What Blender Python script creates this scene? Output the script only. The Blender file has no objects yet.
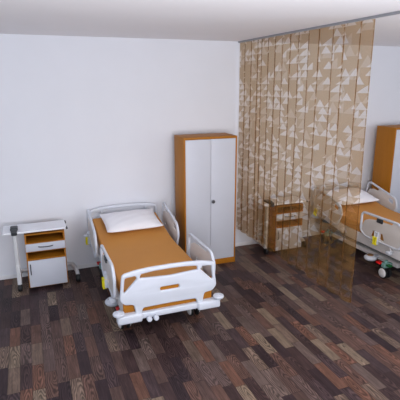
import bpy, bmesh, math, random
from mathutils import Vector, Matrix
R = math.radians
rnd = random.Random(7)
scene = bpy.context.scene
COL = scene.collection

# ------------------------------------------------------------------ materials
def lin(c):
    return tuple(((v / 255) / 12.92 if v / 255 <= .04045 else ((v / 255 + .055) / 1.055) ** 2.4) for v in c)

def mat(name, rgb, rough=.5, metal=0., spec=.5, noise=0., nscale=8., bump=0., bscale=200., stretch=(1, 1, 1)):
    m = bpy.data.materials.new(name); m.use_nodes = True
    nt = m.node_tree; b = nt.nodes['Principled BSDF']
    c = lin(rgb)
    b.inputs['Roughness'].default_value = rough
    b.inputs['Metallic'].default_value = metal
    b.inputs['Specular IOR Level'].default_value = spec
    b.inputs['Base Color'].default_value = (*c, 1)
    tc = nt.nodes.new('ShaderNodeTexCoord'); mp = nt.nodes.new('ShaderNodeMapping')
    mp.inputs['Scale'].default_value = stretch
    nt.links.new(tc.outputs['Object'], mp.inputs['Vector'])
    if noise:
        n = nt.nodes.new('ShaderNodeTexNoise'); n.inputs['Scale'].default_value = nscale
        n.inputs['Detail'].default_value = 4
        r = nt.nodes.new('ShaderNodeValToRGB')
        r.color_ramp.elements[0].position = .3; r.color_ramp.elements[1].position = .7
        r.color_ramp.elements[0].color = (*[v * (1 - noise) for v in c], 1)
        r.color_ramp.elements[1].color = (*[min(1, v * (1 + noise)) for v in c], 1)
        nt.links.new(mp.outputs[0], n.inputs['Vector'])
        nt.links.new(n.outputs['Fac'], r.inputs[0]); nt.links.new(r.outputs[0], b.inputs['Base Color'])
    if bump:
        n2 = nt.nodes.new('ShaderNodeTexNoise'); n2.inputs['Scale'].default_value = bscale
        bp = nt.nodes.new('ShaderNodeBump'); bp.inputs['Strength'].default_value = bump
        bp.inputs['Distance'].default_value = .002
        nt.links.new(mp.outputs[0], n2.inputs['Vector'])
        nt.links.new(n2.outputs['Fac'], bp.inputs['Height']); nt.links.new(bp.outputs[0], b.inputs['Normal'])
    return m

M = dict(
    wall=mat('wall_paint', (224, 226, 234), .85, spec=.2, noise=.012, nscale=2, bump=.08, bscale=150),
    ceiling=mat('ceiling_paint', (240, 239, 243), .9, spec=.15, noise=.01, nscale=2),
    base=mat('baseboard_paint', (226, 226, 230), .5, spec=.3, noise=.01),
    orange=mat('orange_laminate', (166, 106, 28), .5, spec=.2, noise=.05, nscale=3, stretch=(9, 9, .6)),
    door=mat('white_laminate', (198, 201, 212), .4, spec=.35, noise=.008),
    plastic=mat('white_plastic', (203, 208, 219), .35, spec=.4, noise=.008),
    greyplastic=mat('light_grey_plastic', (214, 212, 214), .45, spec=.35, noise=.01),
    tabletop=mat('white_table_laminate', (232, 234, 240), .45, spec=.3, noise=.008),
    panel=mat('pale_rail_panel', (205, 200, 198), .45, spec=.35, noise=.015),
    metal=mat('powder_coated_steel', (205, 206, 210), .35, spec=.5, noise=.01),
    greymetal=mat('grey_steel', (120, 122, 126), .4, spec=.5, noise=.02),
    rail=mat('aluminium_rail', (150, 152, 158), .35, metal=.5, noise=.02),
    dark=mat('dark_grey_plastic', (48, 51, 56), .45, noise=.04),
    black=mat('black_rubber', (18, 18, 20), .6, noise=.05),
    chrome=mat('brushed_chrome', (110, 112, 118), .3, metal=.8, noise=.03),
    mattress=mat('ochre_vinyl', (198, 139, 72), .6, spec=.2, noise=.02, nscale=5, bump=.1, bscale=300),
    pillow=mat('white_cotton', (236, 236, 242), .85, spec=.1, noise=.01, bump=.15, bscale=260),
    yellow=mat('yellow_plastic', (226, 214, 20), .4, noise=.02),
    red=mat('red_plastic', (214, 22, 22), .4, noise=.02),
    green=mat('green_plastic', (18, 92, 42), .4, noise=.02),
    teal=mat('teal_plastic', (112, 150, 146), .45, noise=.02),
    strap=mat('teal_strap', (60, 122, 114), .7, noise=.03),
    tyre=mat('pale_wheel_cover', (208, 206, 206), .4, noise=.01),
    brown=mat('brown_plastic', (130, 95, 60), .5, noise=.05),
)

class NT:
    def __init__(s, m): s.t = m.node_tree
    def n(s, typ, **k):
        x = s.t.nodes.new(typ)
        for a, v in k.items(): setattr(x, a, v)
        return x
    def link(s, a, b): s.t.links.new(a, b)
    def put(s, sock, v):
        if hasattr(v, 'node'): s.link(v, sock)
        else: sock.default_value = v
    def m(s, op, a, b=0., c=0.):
        x = s.n('ShaderNodeMath', operation=op)
        s.put(x.inputs[0], a); s.put(x.inputs[1], b); s.put(x.inputs[2], c)
        return x.outputs[0]
    def comb(s, x, y, z=0.):
        c = s.n('ShaderNodeCombineXYZ')
        for i, v in enumerate((x, y, z)): s.put(c.inputs[i], v)
        return c.outputs[0]
    def white(s, vec, out='Value'):
        w = s.n('ShaderNodeTexWhiteNoise', noise_dimensions='3D'); s.link(vec, w.inputs['Vector'])
        return w.outputs[out]
    def noise(s, vec, scale, detail=3., dist=0.):
        w = s.n('ShaderNodeTexNoise'); s.link(vec, w.inputs['Vector'])
        w.inputs['Scale'].default_value = scale; w.inputs['Detail'].default_value = detail
        w.inputs['Distortion'].default_value = dist
        return w.outputs['Fac']
    def ramp(s, fac, stops, interp='LINEAR'):
        r = s.n('ShaderNodeValToRGB'); cr = r.color_ramp; cr.interpolation = interp
        while len(cr.elements) < len(stops): cr.elements.new(.5)
        for e, (p, c) in zip(cr.elements, stops):
            e.position = p; e.color = (*c, 1)
        s.link(fac, r.inputs[0]); return r.outputs[0]
    def mix(s, fac, a, b, blend='MIX'):
        x = s.n('ShaderNodeMix', data_type='RGBA', blend_type=blend)
        s.put(x.inputs[0], fac); s.put(x.inputs[6], a); s.put(x.inputs[7], b)
        return x.outputs[2]

def floor_material():
    m = bpy.data.materials.new('strip_parquet'); m.use_nodes = True
    t = NT(m); b = m.node_tree.nodes['Principled BSDF']
    tc = t.n('ShaderNodeTexCoord'); sp = t.n('ShaderNodeSeparateXYZ'); t.link(tc.outputs['Object'], sp.inputs[0])
    X, Y = sp.outputs[0], sp.outputs[1]
    sx = t.m('DIVIDE', t.m('ADD', X, .352), .1); ix = t.m('FLOOR', sx); fx = t.m('SUBTRACT', sx, ix)
    off = t.white(t.comb(ix, 3.7, 1.3))
    sy = t.m('ADD', t.m('DIVIDE', Y, .37), t.m('MULTIPLY', off, 7.)); iy = t.m('FLOOR', sy); fy = t.m('SUBTRACT', sy, iy)
    h = t.white(t.comb(ix, iy, .5)); h2 = t.white(t.comb(ix, iy, 9.5)); h3 = t.white(t.comb(ix, iy, 21.5))
    pal = [(0, (61, 46, 46)), (.12, (80, 62, 58)), (.24, (90, 67, 60)), (.36, (66, 52, 54)), (.48, (98, 69, 58)),
           (.55, (86, 70, 67)), (.66, (103, 86, 76)), (.78, (51, 39, 42)), (.88, (116, 100, 86)), (.945, (94, 79, 74))]
    base = t.ramp(h, [(p, lin(c)) for p, c in pal], 'CONSTANT')
    # long fine grain
    gv = t.comb(t.m('MULTIPLY', X, 75.), t.m('MULTIPLY', Y, 4.), t.m('MULTIPLY', h, 50.))
    g1 = t.noise(gv, 1., 4., .6)
    blot = t.noise(t.comb(t.m('MULTIPLY', X, 12.), t.m('MULTIPLY', Y, 5.), t.m('MULTIPLY', h3, 30.)), 1., 3.)
    # cathedral figure: stretched rings, stronger in some boards
    lx = t.m('SUBTRACT', fx, t.m('ADD', t.m('MULTIPLY', h3, .7), .15))
    ly = t.m('MULTIPLY', t.m('SUBTRACT', fy, h2), .55)
    wob = t.noise(t.comb(t.m('MULTIPLY', X, 14.), t.m('MULTIPLY', Y, 4.), t.m('MULTIPLY', h2, 40.)), 1., 2.)
    rr = t.m('SQRT', t.m('ADD', t.m('MULTIPLY', lx, lx), t.m('MULTIPLY', ly, ly)))
    rings = t.m('SINE', t.m('MULTIPLY', t.m('ADD', rr, t.m('MULTIPLY', wob, .6)), 48.))
    strong = t.m('MULTIPLY_ADD', t.m('GREATER_THAN', h3, .5), .40, .08)
    g = t.m('MULTIPLY_ADD', t.m('SUBTRACT', g1, .5), 1.6, 1.)
    g = t.m('MULTIPLY', g, t.m('MULTIPLY_ADD', t.m('SUBTRACT', blot, .5), 1.0, 1.))
    g = t.m('MULTIPLY', g, t.m('MULTIPLY_ADD', rings, strong, 1.))
    g = t.m('MAXIMUM', g, .12)
    c2 = t.mix(1., base, t.comb(g, g, g), 'MULTIPLY')
    # thin joints
    ex = t.m('LESS_THAN', t.m('MINIMUM', fx, t.m('SUBTRACT', 1., fx)), .016)
    ey = t.m('LESS_THAN', t.m('MINIMUM', fy, t.m('SUBTRACT', 1., fy)), .005)
    c3 = t.mix(t.m('MULTIPLY', t.m('MAXIMUM', ex, ey), .7), c2, (.012, .008, .008, 1))
    t.link(c3, b.inputs['Base Color'])
    t.link(t.m('MULTIPLY_ADD', g1, .15, .38), b.inputs['Roughness'])
    b.inputs['Specular IOR Level'].default_value = .18
    bp = t.n('ShaderNodeBump'); bp.inputs['Strength'].default_value = .12; bp.inputs['Distance'].default_value = .002
    t.link(g1, bp.inputs['Height']); t.link(bp.outputs[0], b.inputs['Normal'])
    return m

def curtain_material():
    m = bpy.data.materials.new('sheer_triangle_curtain'); m.use_nodes = True
    t = NT(m); nt = m.node_tree; nt.nodes.remove(nt.nodes['Principled BSDF'])
    out = [n for n in nt.nodes if n.type == 'OUTPUT_MATERIAL'][0]
    uv = t.n('ShaderNodeUVMap', uv_map='cloth'); sp = t.n('ShaderNodeSeparateXYZ'); t.link(uv.outputs[0], sp.inputs[0])
    U, V = sp.outputs[0], sp.outputs[1]
    def layer(w, h, seed, thr):
        sv = t.m('DIVIDE', V, h); iv = t.m('FLOOR', sv); fv = t.m('SUBTRACT', sv, iv)
        su = t.m('ADD', t.m('DIVIDE', U, w), t.m('MULTIPLY', t.m('FLOOR', t.m('DIVIDE', iv, 3.)), .37)); iu = t.m('FLOOR', su); fu = t.m('SUBTRACT', su, iu)
        hh = t.white(t.comb(iu, iv, seed)); h2 = t.white(t.comb(iu, iv, seed + 4.2))
        iso = t.m('LESS_THAN', fv, t.m('SUBTRACT', 1., t.m('ABSOLUTE', t.m('MULTIPLY_ADD', fu, 2., -1.))))
        rgt = t.m('LESS_THAN', fv, fu)
        tri = t.m('ADD', t.m('MULTIPLY', iso, t.m('LESS_THAN', h2, .6)), t.m('MULTIPLY', rgt, t.m('GREATER_THAN', h2, .6)))
        return t.m('MULTIPLY', tri, t.m('LESS_THAN', hh, thr))
    a = layer(.13, .075, 1.5, .5); b = layer(.15, .105, 8.5, .45)
    weave = t.noise(t.comb(t.m('MULTIPLY', U, 260.), t.m('MULTIPLY', V, 60.)), 1., 2.)
    op = t.m('SUBTRACT', t.m('SUBTRACT', t.m('MULTIPLY_ADD', weave, .12, .22), t.m('MULTIPLY', a, .24)), t.m('MULTIPLY', b, .12))
    op = t.m('MAXIMUM', op, .03)
    tr = t.n('ShaderNodeBsdfTransparent')
    t.link(t.mix(t.m('MINIMUM', t.m('MULTIPLY_ADD', b, .30, t.m('MULTIPLY', a, .85)), 1.), (.79, .67, .515, 1), (.94, .90, .85, 1)), tr.inputs['Color'])
    df = t.n('ShaderNodeBsdfDiffuse'); tl = t.n('ShaderNodeBsdfTranslucent')
    col = t.mix(a, (*lin((172, 130, 78)), 1), (*lin((235, 228, 218)), 1))
    t.link(col, df.inputs['Color']); t.link(col, tl.inputs['Color'])
    mx = t.n('ShaderNodeMixShader'); mx.inputs[0].default_value = .4
    t.link(df.outputs[0], mx.inputs[1]); t.link(tl.outputs[0], mx.inputs[2])
    m2 = t.n('ShaderNodeMixShader'); t.link(op, m2.inputs[0])
    t.link(tr.outputs[0], m2.inputs[1]); t.link(mx.outputs[0], m2.inputs[2])
    t.link(m2.outputs[0], out.inputs['Surface'])
    return m

M['floor'] = floor_material(); M['curtain'] = curtain_material()

# ------------------------------------------------------------------ mesh helpers
class MB:
    def __init__(s): s.bm = bmesh.new()
    def box(s, x0, x1, y0, y1, z0, z1, bev=.004, seg=2):
        t = bmesh.new(); bmesh.ops.create_cube(t, size=1)
        for v in t.verts:
            v.co = Vector(((x0 + x1) / 2 + v.co.x * (x1 - x0), (y0 + y1) / 2 + v.co.y * (y1 - y0), (z0 + z1) / 2 + v.co.z * (z1 - z0)))
        if bev: bmesh.ops.bevel(t, geom=t.edges[:], offset=bev, segments=seg, affect='EDGES', profile=.5)
        return s.merge(t)
    def merge(s, t, mtx=None):
        if mtx: bmesh.ops.transform(t, matrix=mtx, verts=t.verts[:])
        me = bpy.data.meshes.new('tmp'); t.to_mesh(me); t.free(); s.bm.from_mesh(me); bpy.data.meshes.remove(me)
        return s
    def cyl(s, p, axis, r, h, seg=24, bev=.003, r2=None):
        """solid of revolution centred at p along axis"""
        t = bmesh.new()
        bmesh.ops.create_cone(t, cap_ends=True, segments=seg, radius1=r, radius2=r if r2 is None else r2, depth=h)
        if bev:
            ed = [e for e in t.edges if abs(e.verts[0].co.z - e.verts[1].co.z) < 1e-6]
            bmesh.ops.bevel(t, geom=ed, offset=bev, segments=2, affect='EDGES', profile=.5)
        q = Vector((0, 0, 1)).rotation_difference(Vector(axis)).to_matrix().to_4x4()
        return s.merge(t, Matrix.Translation(p) @ q)
    def dome(s, p, axis, r, h, seg=20):
        t = bmesh.new(); bmesh.ops.create_uvsphere(t, u_segments=seg, v_segments=12, radius=1)
        for v in t.verts: v.co = Vector((v.co.x * r, v.co.y * r, v.co.z * h))
        q = Vector((0, 0, 1)).rotation_difference(Vector(axis)).to_matrix().to_4x4()
        return s.merge(t, Matrix.Translation(p) @ q)
    def tube(s, pts, r, seg=10, closed=False, rs=None):
        pts = [Vector(p) for p in pts]; n = len(pts); rings = []; t = s.bm
        prev = None
        for i, p in enumerate(pts):
            if closed: d = (pts[(i + 1) % n] - pts[i - 1]).normalized()
            else: d = (pts[min(i + 1, n - 1)] - pts[max(i - 1, 0)]).normalized()
            if prev is None:
                a = d.orthogonal().normalized()
            else:
                a = (prev - d * prev.dot(d)).normalized()
            prev = a; b = d.cross(a); rr = rs[i] if rs else r
            rings.append([t.verts.new(p + (a * math.cos(2 * math.pi * k / seg) + b * math.sin(2 * math.pi * k / seg)) * rr) for k in range(seg)])
        rng = range(n if closed else n - 1)
        for i in rng:
            A, B = rings[i], rings[(i + 1) % n]
            sh = 0
            if closed and i == n - 1:
                sh = min(range(seg), key=lambda q: (B[q].co - A[0].co).length)
            for k in range(seg):
                t.faces.new((A[k], A[(k + 1) % seg], B[(k + 1 + sh) % seg], B[(k + sh) % seg]))
        if not closed:
            t.faces.new(rings[0][::-1]); t.faces.new(rings[-1])
        return s
    def build(s, name, m, parent=None, smooth=True, mtx=None):
        bmesh.ops.recalc_face_normals(s.bm, faces=s.bm.faces[:])
        if mtx: bmesh.ops.transform(s.bm, matrix=mtx, verts=s.bm.verts[:])
        me = bpy.data.meshes.new(name); s.bm.to_mesh(me); s.bm.free()
        return link(name, me, m, parent, smooth)

def link(name, me, m, parent=None, smooth=True):
    me.materials.clear(); me.materials.append(m)
    if smooth:
        for p in me.polygons: p.use_smooth = True
        me.set_sharp_from_angle(angle=R(38))
    o = bpy.data.objects.new(name, me); COL.objects.link(o)
    if parent: o.parent = parent
    return o

def fillet(poly, rad, seg=5):
    """round every corner of a closed 2-D polygon; rad = number or list"""
    out = []; n = len(poly)
    for i in range(n):
        p = Vector(poly[i]); a = Vector(poly[i - 1]) - p; b = Vector(poly[(i + 1) % n]) - p
        r = rad[i] if isinstance(rad, (list, tuple)) else rad
        la, lb = a.length, b.length; a.normalize(); b.normalize()
        ang = a.angle(b, math.pi)
        if r <= 0 or ang > math.pi - .02: out.append(p); continue
        d = min(r / math.tan(ang / 2), la * .48, lb * .48)
        s, e = p + a * d, p + b * d
        for k in range(seg + 1):
            t = k / seg
            out.append((1 - t) ** 2 * s + 2 * t * (1 - t) * p + t * t * e)
    return out

def plate(outer, holes, th, bev=.006):
    """mesh of a flat plate with holes, in its local XY, thickness along Z, edges rounded"""
    cu = bpy.data.curves.new('tmp', 'CURVE'); cu.dimensions = '2D'; cu.fill_mode = 'BOTH'
    for poly in [outer] + holes:
        sp = cu.splines.new('POLY'); sp.points.add(len(poly) - 1)
        for q, p in zip(sp.points, poly): q.co = (p[0], p[1], 0, 1)
        sp.use_cyclic_u = True
    cu.extrude = th / 2 - bev; cu.bevel_depth = bev; cu.bevel_resolution = 2; cu.offset = -bev
    o = bpy.data.objects.new('tmp', cu); COL.objects.link(o)
    dg = bpy.context.evaluated_depsgraph_get()
    me = bpy.data.meshes.new_from_object(o.evaluated_get(dg))
    bpy.data.objects.remove(o); bpy.data.curves.remove(cu)
    bm = bmesh.new(); bm.from_mesh(me); bpy.data.meshes.remove(me)
    bmesh.ops.remove_doubles(bm, verts=bm.verts[:], dist=1e-5)
    return bm

XZ = Matrix(((1, 0, 0, 0), (0, 0, -1, 0), (0, 1, 0, 0), (0, 0, 0, 1)))      # plate (x,y)->(x,z)
YZ = Matrix(((0, 0, 1, 0), (1, 0, 0, 0), (0, 1, 0, 0), (0, 0, 0, 1)))       # plate (x,y)->(y,z)
def T(x, y, z): return Matrix.Translation((x, y, z))

def empty(name, loc, label, cat, group=None):
    o = bpy.data.objects.new(name, None); o.empty_display_size = .1; COL.objects.link(o); o.location = loc
    return tag(o, label, cat, group)
def tag(o, label, cat, group=None):
    o['label'] = label; o['category'] = cat
    if group: o['group'] = group
    return o
def copy_tree(o, parent=None):
    c = o.copy(); COL.objects.link(c)
    if parent: c.parent = parent
    for ch in list(o.children): copy_tree(ch, c)
    return c
def structure(o): o['kind'] = 'structure'; return o

# ------------------------------------------------------------------ room
CEIL = 3.05
X0, X1, YF = -4.2, 8.6, -9.0
structure(MB().box(X0, X1, YF, .1, -.1, 0, 0).build('floor', M['floor'], smooth=False))
structure(MB().box(X0, X1, YF, .1, CEIL, CEIL + .1, 0).build('ceiling', M['ceiling'], smooth=False))
structure(MB().box(X0, X1, 0, .1, 0, CEIL, 0).build('wall_back', M['wall'], smooth=False))
structure(MB().box(X0, X1, -.012, 0, 0, .055, .004).build('baseboard_back', M['base']))

# ------------------------------------------------------------------ wardrobes
def make_wardrobe():
    w, d, h = .756, .405, 1.807
    r = empty('wardrobe', (1.871 + w / 2, -.152 - d / 2, 0), '', 'wardrobe', 'orange and white wardrobes')
    hw, hd = w / 2, d / 2
    b = MB()
    b.box(-hw, -hw + .02, -hd, hd, 0, h, .002); b.box(hw - .02, hw, -hd, hd, 0, h, .002)
    b.box(-hw + .02, hw - .02, -hd, hd, h - .028, h, .002); b.box(-hw + .02, hw - .02, -hd + .02, hd, .075, .095, .001)
    b.box(-hw + .02, hw - .02, hd - .012, hd, .09, h - .03, 0); b.box(-hw + .02, hw - .02, -hd + .02, hd - .02, .92, .938, .001)
    b.build('carcass', M['orange'], r)
    MB().box(-hw + .02, hw - .02, -hd + .006, -hd + .024, 0, .078, .001).build('plinth', M['orange'], r)
    for s in (-1, 1):
        x0, x1 = sorted((s * .0022, s * (hw - .0215)))
        dr = MB().box(x0, x1, -hd + .001, -hd + .019, .082, h - .031, .002).build('door', M['door'], r)
        if s > 0:
            k = MB(); k.cyl((.03, -hd - .006, .93), (0, 1, 0), .008, .016); k.cyl((.03, -hd - .018, .93), (0, 1, 0), .025, .014)
            k.build('knob', M['chrome'], dr)
    return r
W1 = make_wardrobe()
W1['label'] = 'tall orange and white two-door wardrobe beside the fully visible bed, against the wall'
W2 = copy_tree(W1); W2.location.x += 3.47
W2['label'] = 'tall orange and white wardrobe cut by the photo edge, beyond the curtain'

# ------------------------------------------------------------------ bedside cabinets
def make_cabinet():
    w, d, h, z0 = .468, .37, .728, .03
    r = empty('bedside_cabinet', (.089, -.285, 0), '', 'bedside cabinet', 'bedside cabinets on castors')
    hw, hd = w / 2, d / 2
    b = MB()
    b.box(-hw, -hw + .018, -hd, hd, z0, h, .002); b.box(hw - .018, hw, -hd, hd, z0, h, .002)
    b.box(-hw + .018, hw - .018, -hd, hd, h - .018, h, .002); b.box(-hw + .018, hw - .018, -hd, hd, z0, z0 + .018, .002)
    b.box(-hw + .018, hw - .018, hd - .012, hd, z0, h, 0)
    for z in (.395, .50, .607): b.box(-hw + .018, hw - .018, -hd + .004, hd - .01, z - .008, z + .006, .001)
    b.build('carcass', M['orange'], r)
    dr = MB()
    dr.box(-hw + .004, hw - .004, -hd - .018, -hd - .001, .508, .606, .002)
    dr.box(-hw + .03, hw - .03, -hd - .001, hd - .04, .518, .585, .001)
    dr = dr.build('drawer', M['door'], r)
    def bow(a, b_, out, r_=.006):
        a, b_ = Vector(a), Vector(b_); pts = []
        for k in range(9):
            u = k / 8; pts.append(a.lerp(b_, u) + Vector((0, -out * math.sin(math.pi * u) ** .6, 0)))
        return MB().tube(pts, r_, 8)
    bow((-.085, -hd - .018, .562), (.085, -hd - .018, .562), .028).build('handle', M['dark'], dr)
    do = MB().box(-hw + .012, hw - .012, -hd - .018, -hd - .001, z0 + .012, .388, .002).build('door', M['door'], r)
    bow((-.196, -hd - .018, .21), (-.196, -hd - .018, .345), .024).build('handle', M['dark'], do)
    for sx in (-1, 1):
        for sy in (-1, 1):
            c = MB(); c.cyl((sx * (hw - .045), sy * (hd - .05), .018), (1, 0, 0), .018, .022)
            c.cyl((sx * (hw - .045), sy * (hd - .05), .032), (0, 0, 1), .008, .012, bev=0)
            c.build('caster', M['black'], r)
    return r
N1 = make_cabinet()
N1['label'] = 'orange and white bedside cabinet at the far left, not screened by the curtain'
N2 = copy_tree(N1); N2.location.x += 3.47
N2['label'] = 'orange and white bedside cabinet seen through the sheer curtain'

# ------------------------------------------------------------------ overbed tables
def arcpts(pts, rad, seg=6):
    """open 3-D polyline with rounded corners"""
    pts = [Vector(p) for p in pts]; out = [pts[0]]
    for i in range(1, len(pts) - 1):
        p = pts[i]; a = pts[i - 1] - p; b = pts[i + 1] - p
        d = min(rad, a.length * .48, b.length * .48); s, e = p + a.normalized() * d, p + b.normalized() * d
        for k in range(seg + 1):
            t = k / seg; out.append((1 - t) ** 2 * s + 2 * t * (1 - t) * p + t * t * e)
    return out + [pts[-1]]

def make_table():
    r = empty('overbed_table', (0, -.4, 0), '', 'overbed table', 'overbed tables over the cabinets')
    oy = .4
    bm = plate(fillet([(-.375, -.575), (.345, -.575), (.345, -.245), (-.375, -.245)], .03), [], .022, .006)
    t = MB(); t.merge(bm, T(0, oy, .79))
    top = t.build('table_top', M['tabletop'], r)
    k = MB(); k.box(-.29, -.205, -.52 + oy, -.39 + oy, .80, .835, .012, 3); k.box(-.28, -.215, -.59 + oy, -.50 + oy, .765, .83, .012, 3)
    k.build('clamp', M['dark'], r)
    for y in (-.545, -.30):
        MB().box(.335, .36, y - .03 + oy, y + .03 + oy, .772, .80, .008, 3).build('end_cap', M['dark'], top)
    MB().box(-.30, .31, -.43 + oy, -.39 + oy, .757, .78, .003).build('top_support', M['metal'], r)
    p = MB(); p.box(-.273, -.228, -.465 + oy, -.405 + oy, .33, .76, .008, 3); p.box(-.276, -.225, -.468 + oy, -.402 + oy, .08, .36, .01, 3)
    p.build('column', M['metal'], r)
    b = MB(); b.tube(arcpts([(-.25, -.45 + oy, .085), (-.25, -.44 + oy, .11), (-.25, -.06 + oy, .11), (.42, -.06 + oy, .115), (.448, -.34 + oy, .115), (.452, -.41 + oy, .07)], .07), .026, 12)
    b.build('base_tube', M['metal'], r)
    for x, y in ((-.25, -.452), (.450, -.415)):
        c = MB(); c.cyl((x, y + oy, .05), (1, 0, 0), .05, .05, 24, .012); c.cyl((x, y + oy, .062), (0, 0, 1), .016, .05)
        c.build('caster', M['black'], r)
    return r
T1 = make_table()
T1['label'] = 'white overbed table on castors standing over the cabinet at the far left'
T2 = copy_tree(T1); T2.location.x += 3.44
T2['label'] = 'white overbed table behind the sheer curtain, over the screened cabinet'

# ------------------------------------------------------------------ hospital beds
BX = 1.158
def board_mesh(raise_z=0.):
    half = [(0, .834), (.20, .834), (.33, .824), (.462, .798), (.492, .54), (.445, .488), (.36, .480), (.338, .37), (.285, .37), (.272, .432), (0, .436)]
    rr = [0, .5, .5, .045, .06, .06, .035, 0, 0, .03, 0]
    pts = half + [(-x, z) for x, z in reversed(half)][1:-1]
    rad = rr + list(reversed(rr))[1:-1]
    pts = [(x, z - .018 if i in (0,) else z) for i, (x, z) in enumerate(pts)]
    pts[0] = (0, .838)
    outer = fillet(pts, rad)
    win = [(-.434, .762), (-.335, .770), (-.318, .738), (-.442, .612), (-.452, .622)]
    w1 = fillet(win, .016, 3); w2 = [Vector((-p.x, p.y)) for p in reversed(w1)]
    slot = fillet([(-.295, .738), (-.28, .780), (-.15, .793), (0, .796), (.15, .793), (.28, .780), (.295, .738), (0, .722)], [.012, .012, .4, .4, .4, .012, .012, .5], 4)
    hand = fillet([(-.097, .578), (.097, .578), (.097, .618), (-.097, .618)], .019, 4)
    return plate(outer, [w1, w2, slot, hand], .038, .012)

def side_rail_parts(parent, x, y0, L, z0, H, tilt, head):
    """guard rail in the plane x, running from y0 towards the foot (-y)"""
    side = 1 if x > 0 else -1
    mtx = T(x, y0, z0) @ Matrix.Rotation(R(tilt), 4, 'X')
    def P(poly): return [(-a, b) for a, b in poly]
    cor = [(0, .06), (0, H - .02), (L - .07, H - .01), (L, H - .12), (L - .03, 0), (.10, 0)]
    out = fillet(cor, [.08, .07, .12, .10, .08, .10], 6)
    tb = MB(); tb.tube([(0, -p.x, p.y) for p in out], .0165, 10, closed=True)
    rail = tb.build('side_rail', M['plastic'], parent, mtx=mtx)
    # inner panel, with an L-shaped gap at the head end and grip holes
    def inset(p, k=.004): return p
    outer = fillet([(.012, .07), (.03, H * .34), (.06, H * .62), (.14, H * .74), *([(.24, H * .78), (.26, H - .01)] if head else [(.27, H * .80), (.42, H * .82), (.55, H * .83), (.58, H - .016)]), (L - .075, H - .018), (L - .012, H - .13), (L - .04, .008), (.105, .008)],
                   [.06, .04, .06, .06] + ([.03, .01] if head else [.02, .02, .03, .01]) + [.1, .09, .06, .08], 4)
    holes = []
    if head:
        holes.append(fillet([(L - .20, H - .05), (L - .10, H - .055), (L - .085, H - .12), (L - .19, H - .11)], .02, 4))
        holes.append(fillet([(.12, .05), (.20, .04), (.18, .10)], .015, 3))
    else:
        holes.append(fillet([(.20, .03), (.275, .03), (.275, .11), (.24, .12)], .016, 3))
        holes.append(fillet([(.37, .03), (.45, .03), (.41, .12), (.37, .11)], .016, 3))
    bm = plate(P(outer)[::-1], [P(h)[::-1] for h in holes], .016, .004)
    pn = MB(); pn.merge(bm, YZ); pn.build('rail_panel', M['panel'], rail, mtx=mtx)
    f = side * .012
    if not head and side < 0:
        c = MB(); c.box(f - .011, f + .011, -.40, -.30, H - .085, H - .03, .005); c.build('control_panel', M['dark'], rail, mtx=mtx)
    yy = -.17 if head else -.325
    dz = -.06 if head else 0
    c = MB(); c.box(side * .006, side * .028, yy - .028, yy + .028, -.035 + dz, .12 + dz, .008, 3); c.build('release_bracket', M['plastic'], rail, mtx=mtx)
    c = MB(); c.box(side * .024, side * .05, yy - .026, yy + .026, -.045 + dz, .055 + dz, .007, 3); c.build('release_handle', M['yellow'], rail, mtx=mtx)
    for yy2 in (-.2 * L / .74, -.55 * L / .74):
        a = MB(); a.tube(arcpts([(0, yy2, .01), (0, yy2, -.05), (-side * .09, yy2, -.09)], .03), .013, 8)
        a.build('rail_arm', M['greyplastic'], rail, mtx=mtx)
    return rail

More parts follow.
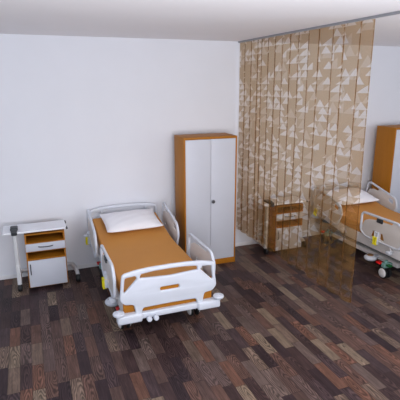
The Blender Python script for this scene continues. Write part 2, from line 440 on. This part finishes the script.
def make_bed():
    r = empty('hospital_bed', (BX, -1.1, 0), '', 'hospital bed', 'adjustable hospital beds')
    oy = 1.1                                              # world y -> local y
    mw, th = .446, .135
    # mattress: lofted rounded section following the raised backrest
    prof = [(-.085, .722), (-.10, .728), (-.25, .700), (-.45, .662), (-.62, .628), (-.76, .604), (-.88, .592), (-1.0, .588), (-1.3, .588), (-1.7, .588), (-2.05, .588), (-2.09, .588), (-2.105, .584)]
    bm = bmesh.new(); rings = []
    sec = fillet([(-1, 0), (1, 0), (1, 1), (-1, 1)], 0)
    for i, (y, z) in enumerate(prof):
        e = .018 if i in (0, len(prof) - 1) else 0
        s = fillet([(-mw + e, -th + e), (mw - e, -th + e), (mw - e, -e), (-mw + e, -e)], .03, 4)
        ring = [bm.verts.new((p.x, y + oy, z + p.y)) for p in s]; rings.append(ring)
    for A, B in zip(rings, rings[1:]):
        n = len(A)
        for k in range(n): bm.faces.new((A[k], A[(k + 1) % n], B[(k + 1) % n], B[k]))
    bm.faces.new(rings[0]); bm.faces.new(rings[-1][::-1])
    mb = MB(); mb.bm.free(); mb.bm = bm
    mt = mb.build('mattress', M['mattress'], r)
    pp = MB(); hz = [(y, z - th * .93) for y, z in prof[1:-1]]
    for sx in (-1, 1): pp.tube([(sx * (mw - .012), y + oy, z) for y, z in hz], .006, 6)
    pp.build('piping', M['mattress'], mt)
    # sleeping platform (two hinged decks with deep side skirts)
    a = math.atan2(.728 - .592, .78)
    d = MB(); d.box(-.455, .455, -2.10 + oy, -.92 + oy, .312, .45, .012, 3); d.build('mattress_deck', M['greyplastic'], r)
    d = MB(); d.box(-.455, .455, -.80, 0, -.125, 0, .012, 3)
    d.build('backrest_deck', M['greyplastic'], r, mtx=T(0, -.10 + oy, .588) @ Matrix.Rotation(a, 4, 'X'))
    d = MB()
    for sx in (-1, 1): d.box(sx * .36 - .03, sx * .36 + .03, -2.06 + oy, -.12 + oy, .265, .33, .006)
    for y in (-.2, -.9, -1.4, -1.98): d.box(-.335, .335, y - .03 + oy, y + .03 + oy, .275, .325, .004)
    d.build('frame', M['greymetal'], r)
    MB().box(-.455, .455, -2.127 + oy, -2.108 + oy, .335, .60, .006).build('foot_panel', M['orange'], r)
    for sx in (-1, 1):
        for y in (-1.05, -1.36):
            s = MB(); s.box(sx * .3852 - .01, sx * .3852 + .01, y - .014 + oy, y + .014 + oy, .34, .545, .003); s.build('mattress_strap', M['strap'], r)
    # headboard and footboard
    f = MB(); f.merge(board_mesh(), T(0, -2.152 + oy, -.024) @ XZ); f = f.build('footboard', M['plastic'], r)
    MB().box(-.096, .096, -2.15 + oy, -2.138 + oy, .55, .598, .003).build('handle_inset', M['orange'], f)
    h = MB(); h.merge(board_mesh(), T(0, -.062 + oy, .045) @ XZ); h.build('headboard', M['plastic'], r)
    # foot crossbar with corner bumpers and pedals
    b = MB(); b.box(-.30, .30, -2.175 + oy, -2.115 + oy, .295, .355, .012, 3)
    for sx in (-1, 1):
        x0, x1 = sorted((sx * .285, sx * .525)); b.box(x0, x1, -2.20 + oy, -2.105 + oy, .278, .366, .018, 3)
    fb = b.build('foot_bar', M['plastic'], r)
    for sx in (-1, 1):
        c = MB(); c.cyl((sx * .510, -2.175 + oy, 0.393), (0, 0, 1), .055, .026, 28, .008); c.cyl((sx * .510, -2.175 + oy, 0.373), (0, 0, 1), .022, .04)
        c.cyl((sx * .510, -2.175 + oy, 0.408), (0, 0, 1), .014, .008, bev=.002)
        c.build('bumper', M['plastic'], fb)
    for x in (-.225, -.158):
        c = MB(); c.box(x - .012, x + .012, -2.21 + oy, -2.15 + oy, .295, .315, .004); c.cyl((x, -2.215 + oy, .308), (0, 1, 0), .026, .045, 20, .01)
        c.build('foot_pedal', M['plastic'], fb)
    hb = MB(); hb.box(-.50, .50, -.115 + oy, -.055 + oy, .33, .45, .015, 3); hb.build('head_bar', M['plastic'], r)
    # accessory blocks at the corners of the deck
    for sx in (-1, 1):
        for y in (-1.85,):
            c = MB(); c.box(sx * .51 - .035, sx * .51 + .03, y - .035 + oy, y + .035 + oy, .36, .41, .014, 3); c.build('accessory_holder', M['plastic'], r)
    kb = MB(); kb.tube([(-.49, -.40 + oy, .59), (-.575, -.40 + oy, .60)], .010, 8); kb.dome((-.58, -.40 + oy, .60), (1, 0, 0), .018, .024); kb.build('lever', M['plastic'], r)
    # chassis
    c = MB(); c.box(-.33, .33, -1.84 + oy, -.36 + oy, .125, .20, .03, 4); c.build('chassis_cover', M['greyplastic'], r)
    for y in (-.62, -1.52):
        c = MB(); c.cyl((0, y + oy, .235), (0, 0, 1), .10, .09, 28); c.build('lift_column', M['greymetal'], r)
    dsh = MB(); dsh.dome((-.445, -1.47 + oy, .17), (0, 0, 1), .088, .045, 24); dsh.box(-.47, -.30, -1.50 + oy, -1.44 + oy, .165, .195, .008); dsh = dsh.build('side_dish', M['plastic'], r)  # shallow white dish beside the chassis, not a lamp
    dm = MB(); dm.dome((-.45, -1.47 + oy, .195), (0, 0, 1), .052, .028, 20); dm.build('lens', M['brown'], dsh)  # brown centre of the dish
    for sx in (-1, 1):
        for y in (-.44, -1.77):
            yy = y + oy; x = sx * .385
            c = MB(); c.box(x - .05, x + .05, yy - .035, yy + .035, .145, .215, .014, 3); c.cyl((x, yy, .22), (0, 0, 1), .022, .05)
            c.box(min(x, sx * .30), max(x, sx * .30), yy - .03, yy + .03, .165, .205, .006)
            cs = c.build('caster', M['teal'], r)
            for dx in (-.034, .034):
                w = MB(); w.cyl((x + dx, yy, .075), (1, 0, 0), .075, .024, 32, .006); w.build('tyre', M['black'], cs)
            w = MB()
            if y > -1: w.cyl((x, yy, .075), (1, 0, 0), .03, .10, 20, .004)
            for s2 in ((-1, 1) if y < -1 else ()): w.dome((x + s2 * .046, yy, .075), (1, 0, 0), .062, .026, 24)
            w.build('wheel_cover' if y < -1 else 'shade_dark_hub', M['tyre'] if y < -1 else M['dark'], cs)  # head casters: dark hub replaces the pale cover to paint under-bed shadow
            p = MB(); p.box(x + sx * .03 - .035, x + sx * .03 + .035, yy + .045, yy + .12, .175, .20, .008, 3); p.box(x - .012, x + .012, yy + .02, yy + .06, .17, .19, .004); p.build('brake_pedal', M['red'], cs)
            if y > -1: continue
            p = MB(); p.box(x + sx * .02 - .03, x + sx * .02 + .03, yy - .115, yy - .045, .19, .215, .008, 3); p.box(x - .012, x + .012, yy - .06, yy - .02, .18, .20, .004); p.build('steering_pedal', M['green'], cs)
    # guard rails
    for sx in (-1, 1):
        side_rail_parts(r, sx * .512, -.165 + oy, .69, .612, .335, 15.5, True)
        side_rail_parts(r, sx * .512, -1.305 + oy, .75, .475, .335, 0, False)
    return r
B1 = make_bed()
B1['label'] = 'adjustable hospital bed with ochre mattress between the cabinet and the wardrobe, fully visible'
B2 = copy_tree(B1); B2.location.x += 3.53
for ch in B2.children:                       # this bed's near foot castor is swivelled outwards
    if ch.name.startswith('caster') and ch.data.vertices[0].co.x < 0 and ch.data.vertices[0].co.y < 0: ch.location.x -= .075
B2['label'] = 'adjustable hospital bed half hidden by the curtain and cut by the photo edge'

# ------------------------------------------------------------------ pillows
def make_pillow():
    n, m_ = 40, 26; w, d, hh = .368, .265, .082
    bm = bmesh.new(); g = {}
    for sgn in (1, -1):
        for i in range(n + 1):
            for j in range(m_ + 1):
                u, v = -1 + 2 * i / n, -1 + 2 * j / m_
                edge = i in (0, n) or j in (0, m_)
                if edge and sgn < 0: g[sgn, i, j] = g[1, i, j]; continue
                x = u * w * (1 - .045 * (1 - v * v) * abs(u) ** 3) ; y = v * d * (1 - .07 * (1 - u * u) * abs(v) ** 3)
                f = ((1 - abs(u) ** 2.6) * (1 - abs(v) ** 2.4)) ** .55
                z = sgn * hh * f
                if sgn > 0:
                    wr = math.sin(9 * u + 5 * v) * .5 + math.sin(17 * u * v + 3) * .6 + math.sin(13 * v - 6 * u)
                    z += .0035 * wr * f
                else: z *= .6
                cr = abs(u * v) ** 5
                z += .018 * cr
                g[sgn, i, j] = bm.verts.new((x, y, z))
        for i in range(n):
            for j in range(m_):
                q = [g[sgn, i, j], g[sgn, i + 1, j], g[sgn, i + 1, j + 1], g[sgn, i, j + 1]]
                bm.faces.new(q if sgn > 0 else q[::-1])
    me = bpy.data.meshes.new('pillow'); bm.to_mesh(me); bm.free()
    o = link('pillow', me, M['pillow']); 
    for p in me.polygons: p.use_smooth = True
    return o
P1 = make_pillow(); P1.location = (1.178, -.405, .738); P1.rotation_euler = (R(10.5), 0, R(1.5))
tag(P1, 'white pillow on the fully visible bed beside the wardrobe', 'pillow', 'white pillows on the beds')
P2 = P1.copy(); COL.objects.link(P2); P2.location.x += 3.53; P2['label'] = 'white pillow on the bed behind the sheer curtain'

# ------------------------------------------------------------------ curtain and its rail
CX = 2.89
rl = MB()
rl.box(CX - .012, CX + .012, -6.6, -.01, CEIL - .022, CEIL, .003)
rl.box(CX - .015, CX + .015, -6.6, -.01, CEIL - .008, CEIL, .002)
tag(rl.build('curtain_rail', M['rail']), 'grey metal curtain rail running across the ceiling', 'curtain rail')

def make_curtain():
    ya, yb, zt, zb = -.045, -2.68, CEIL - .024, .325
    rr = random.Random(4); pts = []
    # pleats of unequal width: broad shallow faces, each ending in a tight doubled fold
    y = ya; k = 0; path = [(0, ya)]
    while y > yb + .05:
        wd = rr.choice((.10, .14, .17, .19, .23)); amp = rr.uniform(.012, .024); fold = rr.uniform(.006, .017)
        s0 = 1 if k % 2 == 0 else 1
        n = 10
        for i in range(1, n + 1):
            u = i / n
            path.append((-amp * math.sin(math.pi * u) + .008 * u, y - wd * u))
        ye = y - wd
        # doubled fold: back along itself then forward again
        for x, dy in ((.012, .002), (.016, .010), (.014, fold), (.018, fold + .004), (.022, fold), (.022, .008), (.016, -.002), (.006, -.006)):
            path.append((x, ye + dy))
        y = ye - .006; k += 1
    sc = (yb - ya) / (path[-1][1] - ya)
    path = [(x, ya + (yy - ya) * sc) for x, yy in path]
    # smooth sub-sampling
    out = []
    for (x0, y0), (x1, y1) in zip(path, path[1:]): out += [(x0, y0), ((x0 + x1) / 2, (y0 + y1) / 2)]
    out.append(path[-1])
    nz = 14; bm = bmesh.new(); uvl = bm.loops.layers.uv.new('cloth'); cols = []; s = 0; us = []
    for i, (x, yy) in enumerate(out):
        if i: s += math.hypot(x - out[i - 1][0], yy - out[i - 1][1])
        us.append(s); col = []
        for j in range(nz + 1):
            z = zb + (zt - zb) * j / nz
            fl = 1 + .5 * (1 - j / nz)
            col.append(bm.verts.new((CX + x * fl + .006 * math.sin(yy * 9 + z * 1.3) * (1 - j / nz), yy + .006 * math.sin(z * 2.1 + yy * 4) * (1 - j / nz), z)))
        cols.append(col)
    for i in range(len(cols) - 1):
        for j in range(nz):
            f = bm.faces.new((cols[i][j], cols[i + 1][j], cols[i + 1][j + 1], cols[i][j + 1]))
            for lp, (a, b) in zip(f.loops, ((i, j), (i + 1, j), (i + 1, j + 1), (i, j + 1))):
                lp[uvl].uv = (us[a], zb + (zt - zb) * b / nz)
    me = bpy.data.meshes.new('privacy_curtain'); bm.to_mesh(me); bm.free()
    o = link('privacy_curtain', me, M['curtain'])
    return tag(o, 'sheer beige pleated privacy curtain with white triangles hanging from the ceiling rail', 'curtain')
make_curtain()

# ------------------------------------------------------------------ light
w = bpy.data.worlds.new('daylight'); scene.world = w; w.use_nodes = True
bg = w.node_tree.nodes['Background']; bg.inputs['Color'].default_value = (.76, .86, 1.0, 1); bg.inputs['Strength'].default_value = .55
def area(name, loc, target, size, energy, color, sy=None):
    l = bpy.data.lights.new(name, 'AREA'); l.energy = energy; l.color = color; l.shape = 'RECTANGLE'; l.size = size; l.size_y = sy or size
    o = bpy.data.objects.new(name, l); COL.objects.link(o); o.location = loc
    o.rotation_euler = (Vector(target) - Vector(loc)).to_track_quat('-Z', 'Y').to_euler()
    return o
area('window_daylight', (-3.6, -5.5, 2.0), (1.0, -.5, 1.4), 2.6, 60, (.82, .9, 1.0), 1.8)
area('added_upfill', (1.2, -5.9, 1.7), (1.2, -4.9, 3.05), 2.6, 215, (.97, .97, 1.), 1.4)  # added unseen fill aimed upward to brighten ceiling and upper wall
area('added_upfill_right', (5.8, -4.6, 1.7), (5.6, -3.9, 3.05), 1.2, 70, (.97, .97, 1.), 1.2)  # second added fill, lifts the wall and bed on the right
area('added_overhead_fill', (2.6, -5.6, 2.98), (2.6, -5.6, 0), 1.6, 60, (1., .93, .86), 1.6)  # warm overhead fill, added out of view; no known fitting

# ------------------------------------------------------------------ camera
yaw, pitch, roll, f = .36628, .25655, -.00249, 449.16
cam = bpy.data.cameras.new('camera'); co = bpy.data.objects.new('camera', cam); COL.objects.link(co)
cam.sensor_width = 36; cam.sensor_fit = 'HORIZONTAL'; cam.lens = f / 400 * 36
fw = Vector((math.sin(yaw) * math.cos(pitch), math.cos(yaw) * math.cos(pitch), -math.sin(pitch)))
rt = Vector((math.cos(yaw), -math.sin(yaw), 0)); up = rt.cross(fw)
r2 = rt * math.cos(roll) + up * math.sin(roll); u2 = -rt * math.sin(roll) + up * math.cos(roll)
mw = Matrix((r2, u2, -fw)).transposed().to_4x4(); mw.translation = (0, -6.007, 2.5)
co.matrix_world = mw
scene.camera = co
vs = scene.view_settings
vs.view_transform = 'Standard'; vs.look = 'None'; vs.exposure = -.12; vs.gamma = 1; vs.use_curve_mapping = False
scene.cycles.transparent_max_bounces = 16
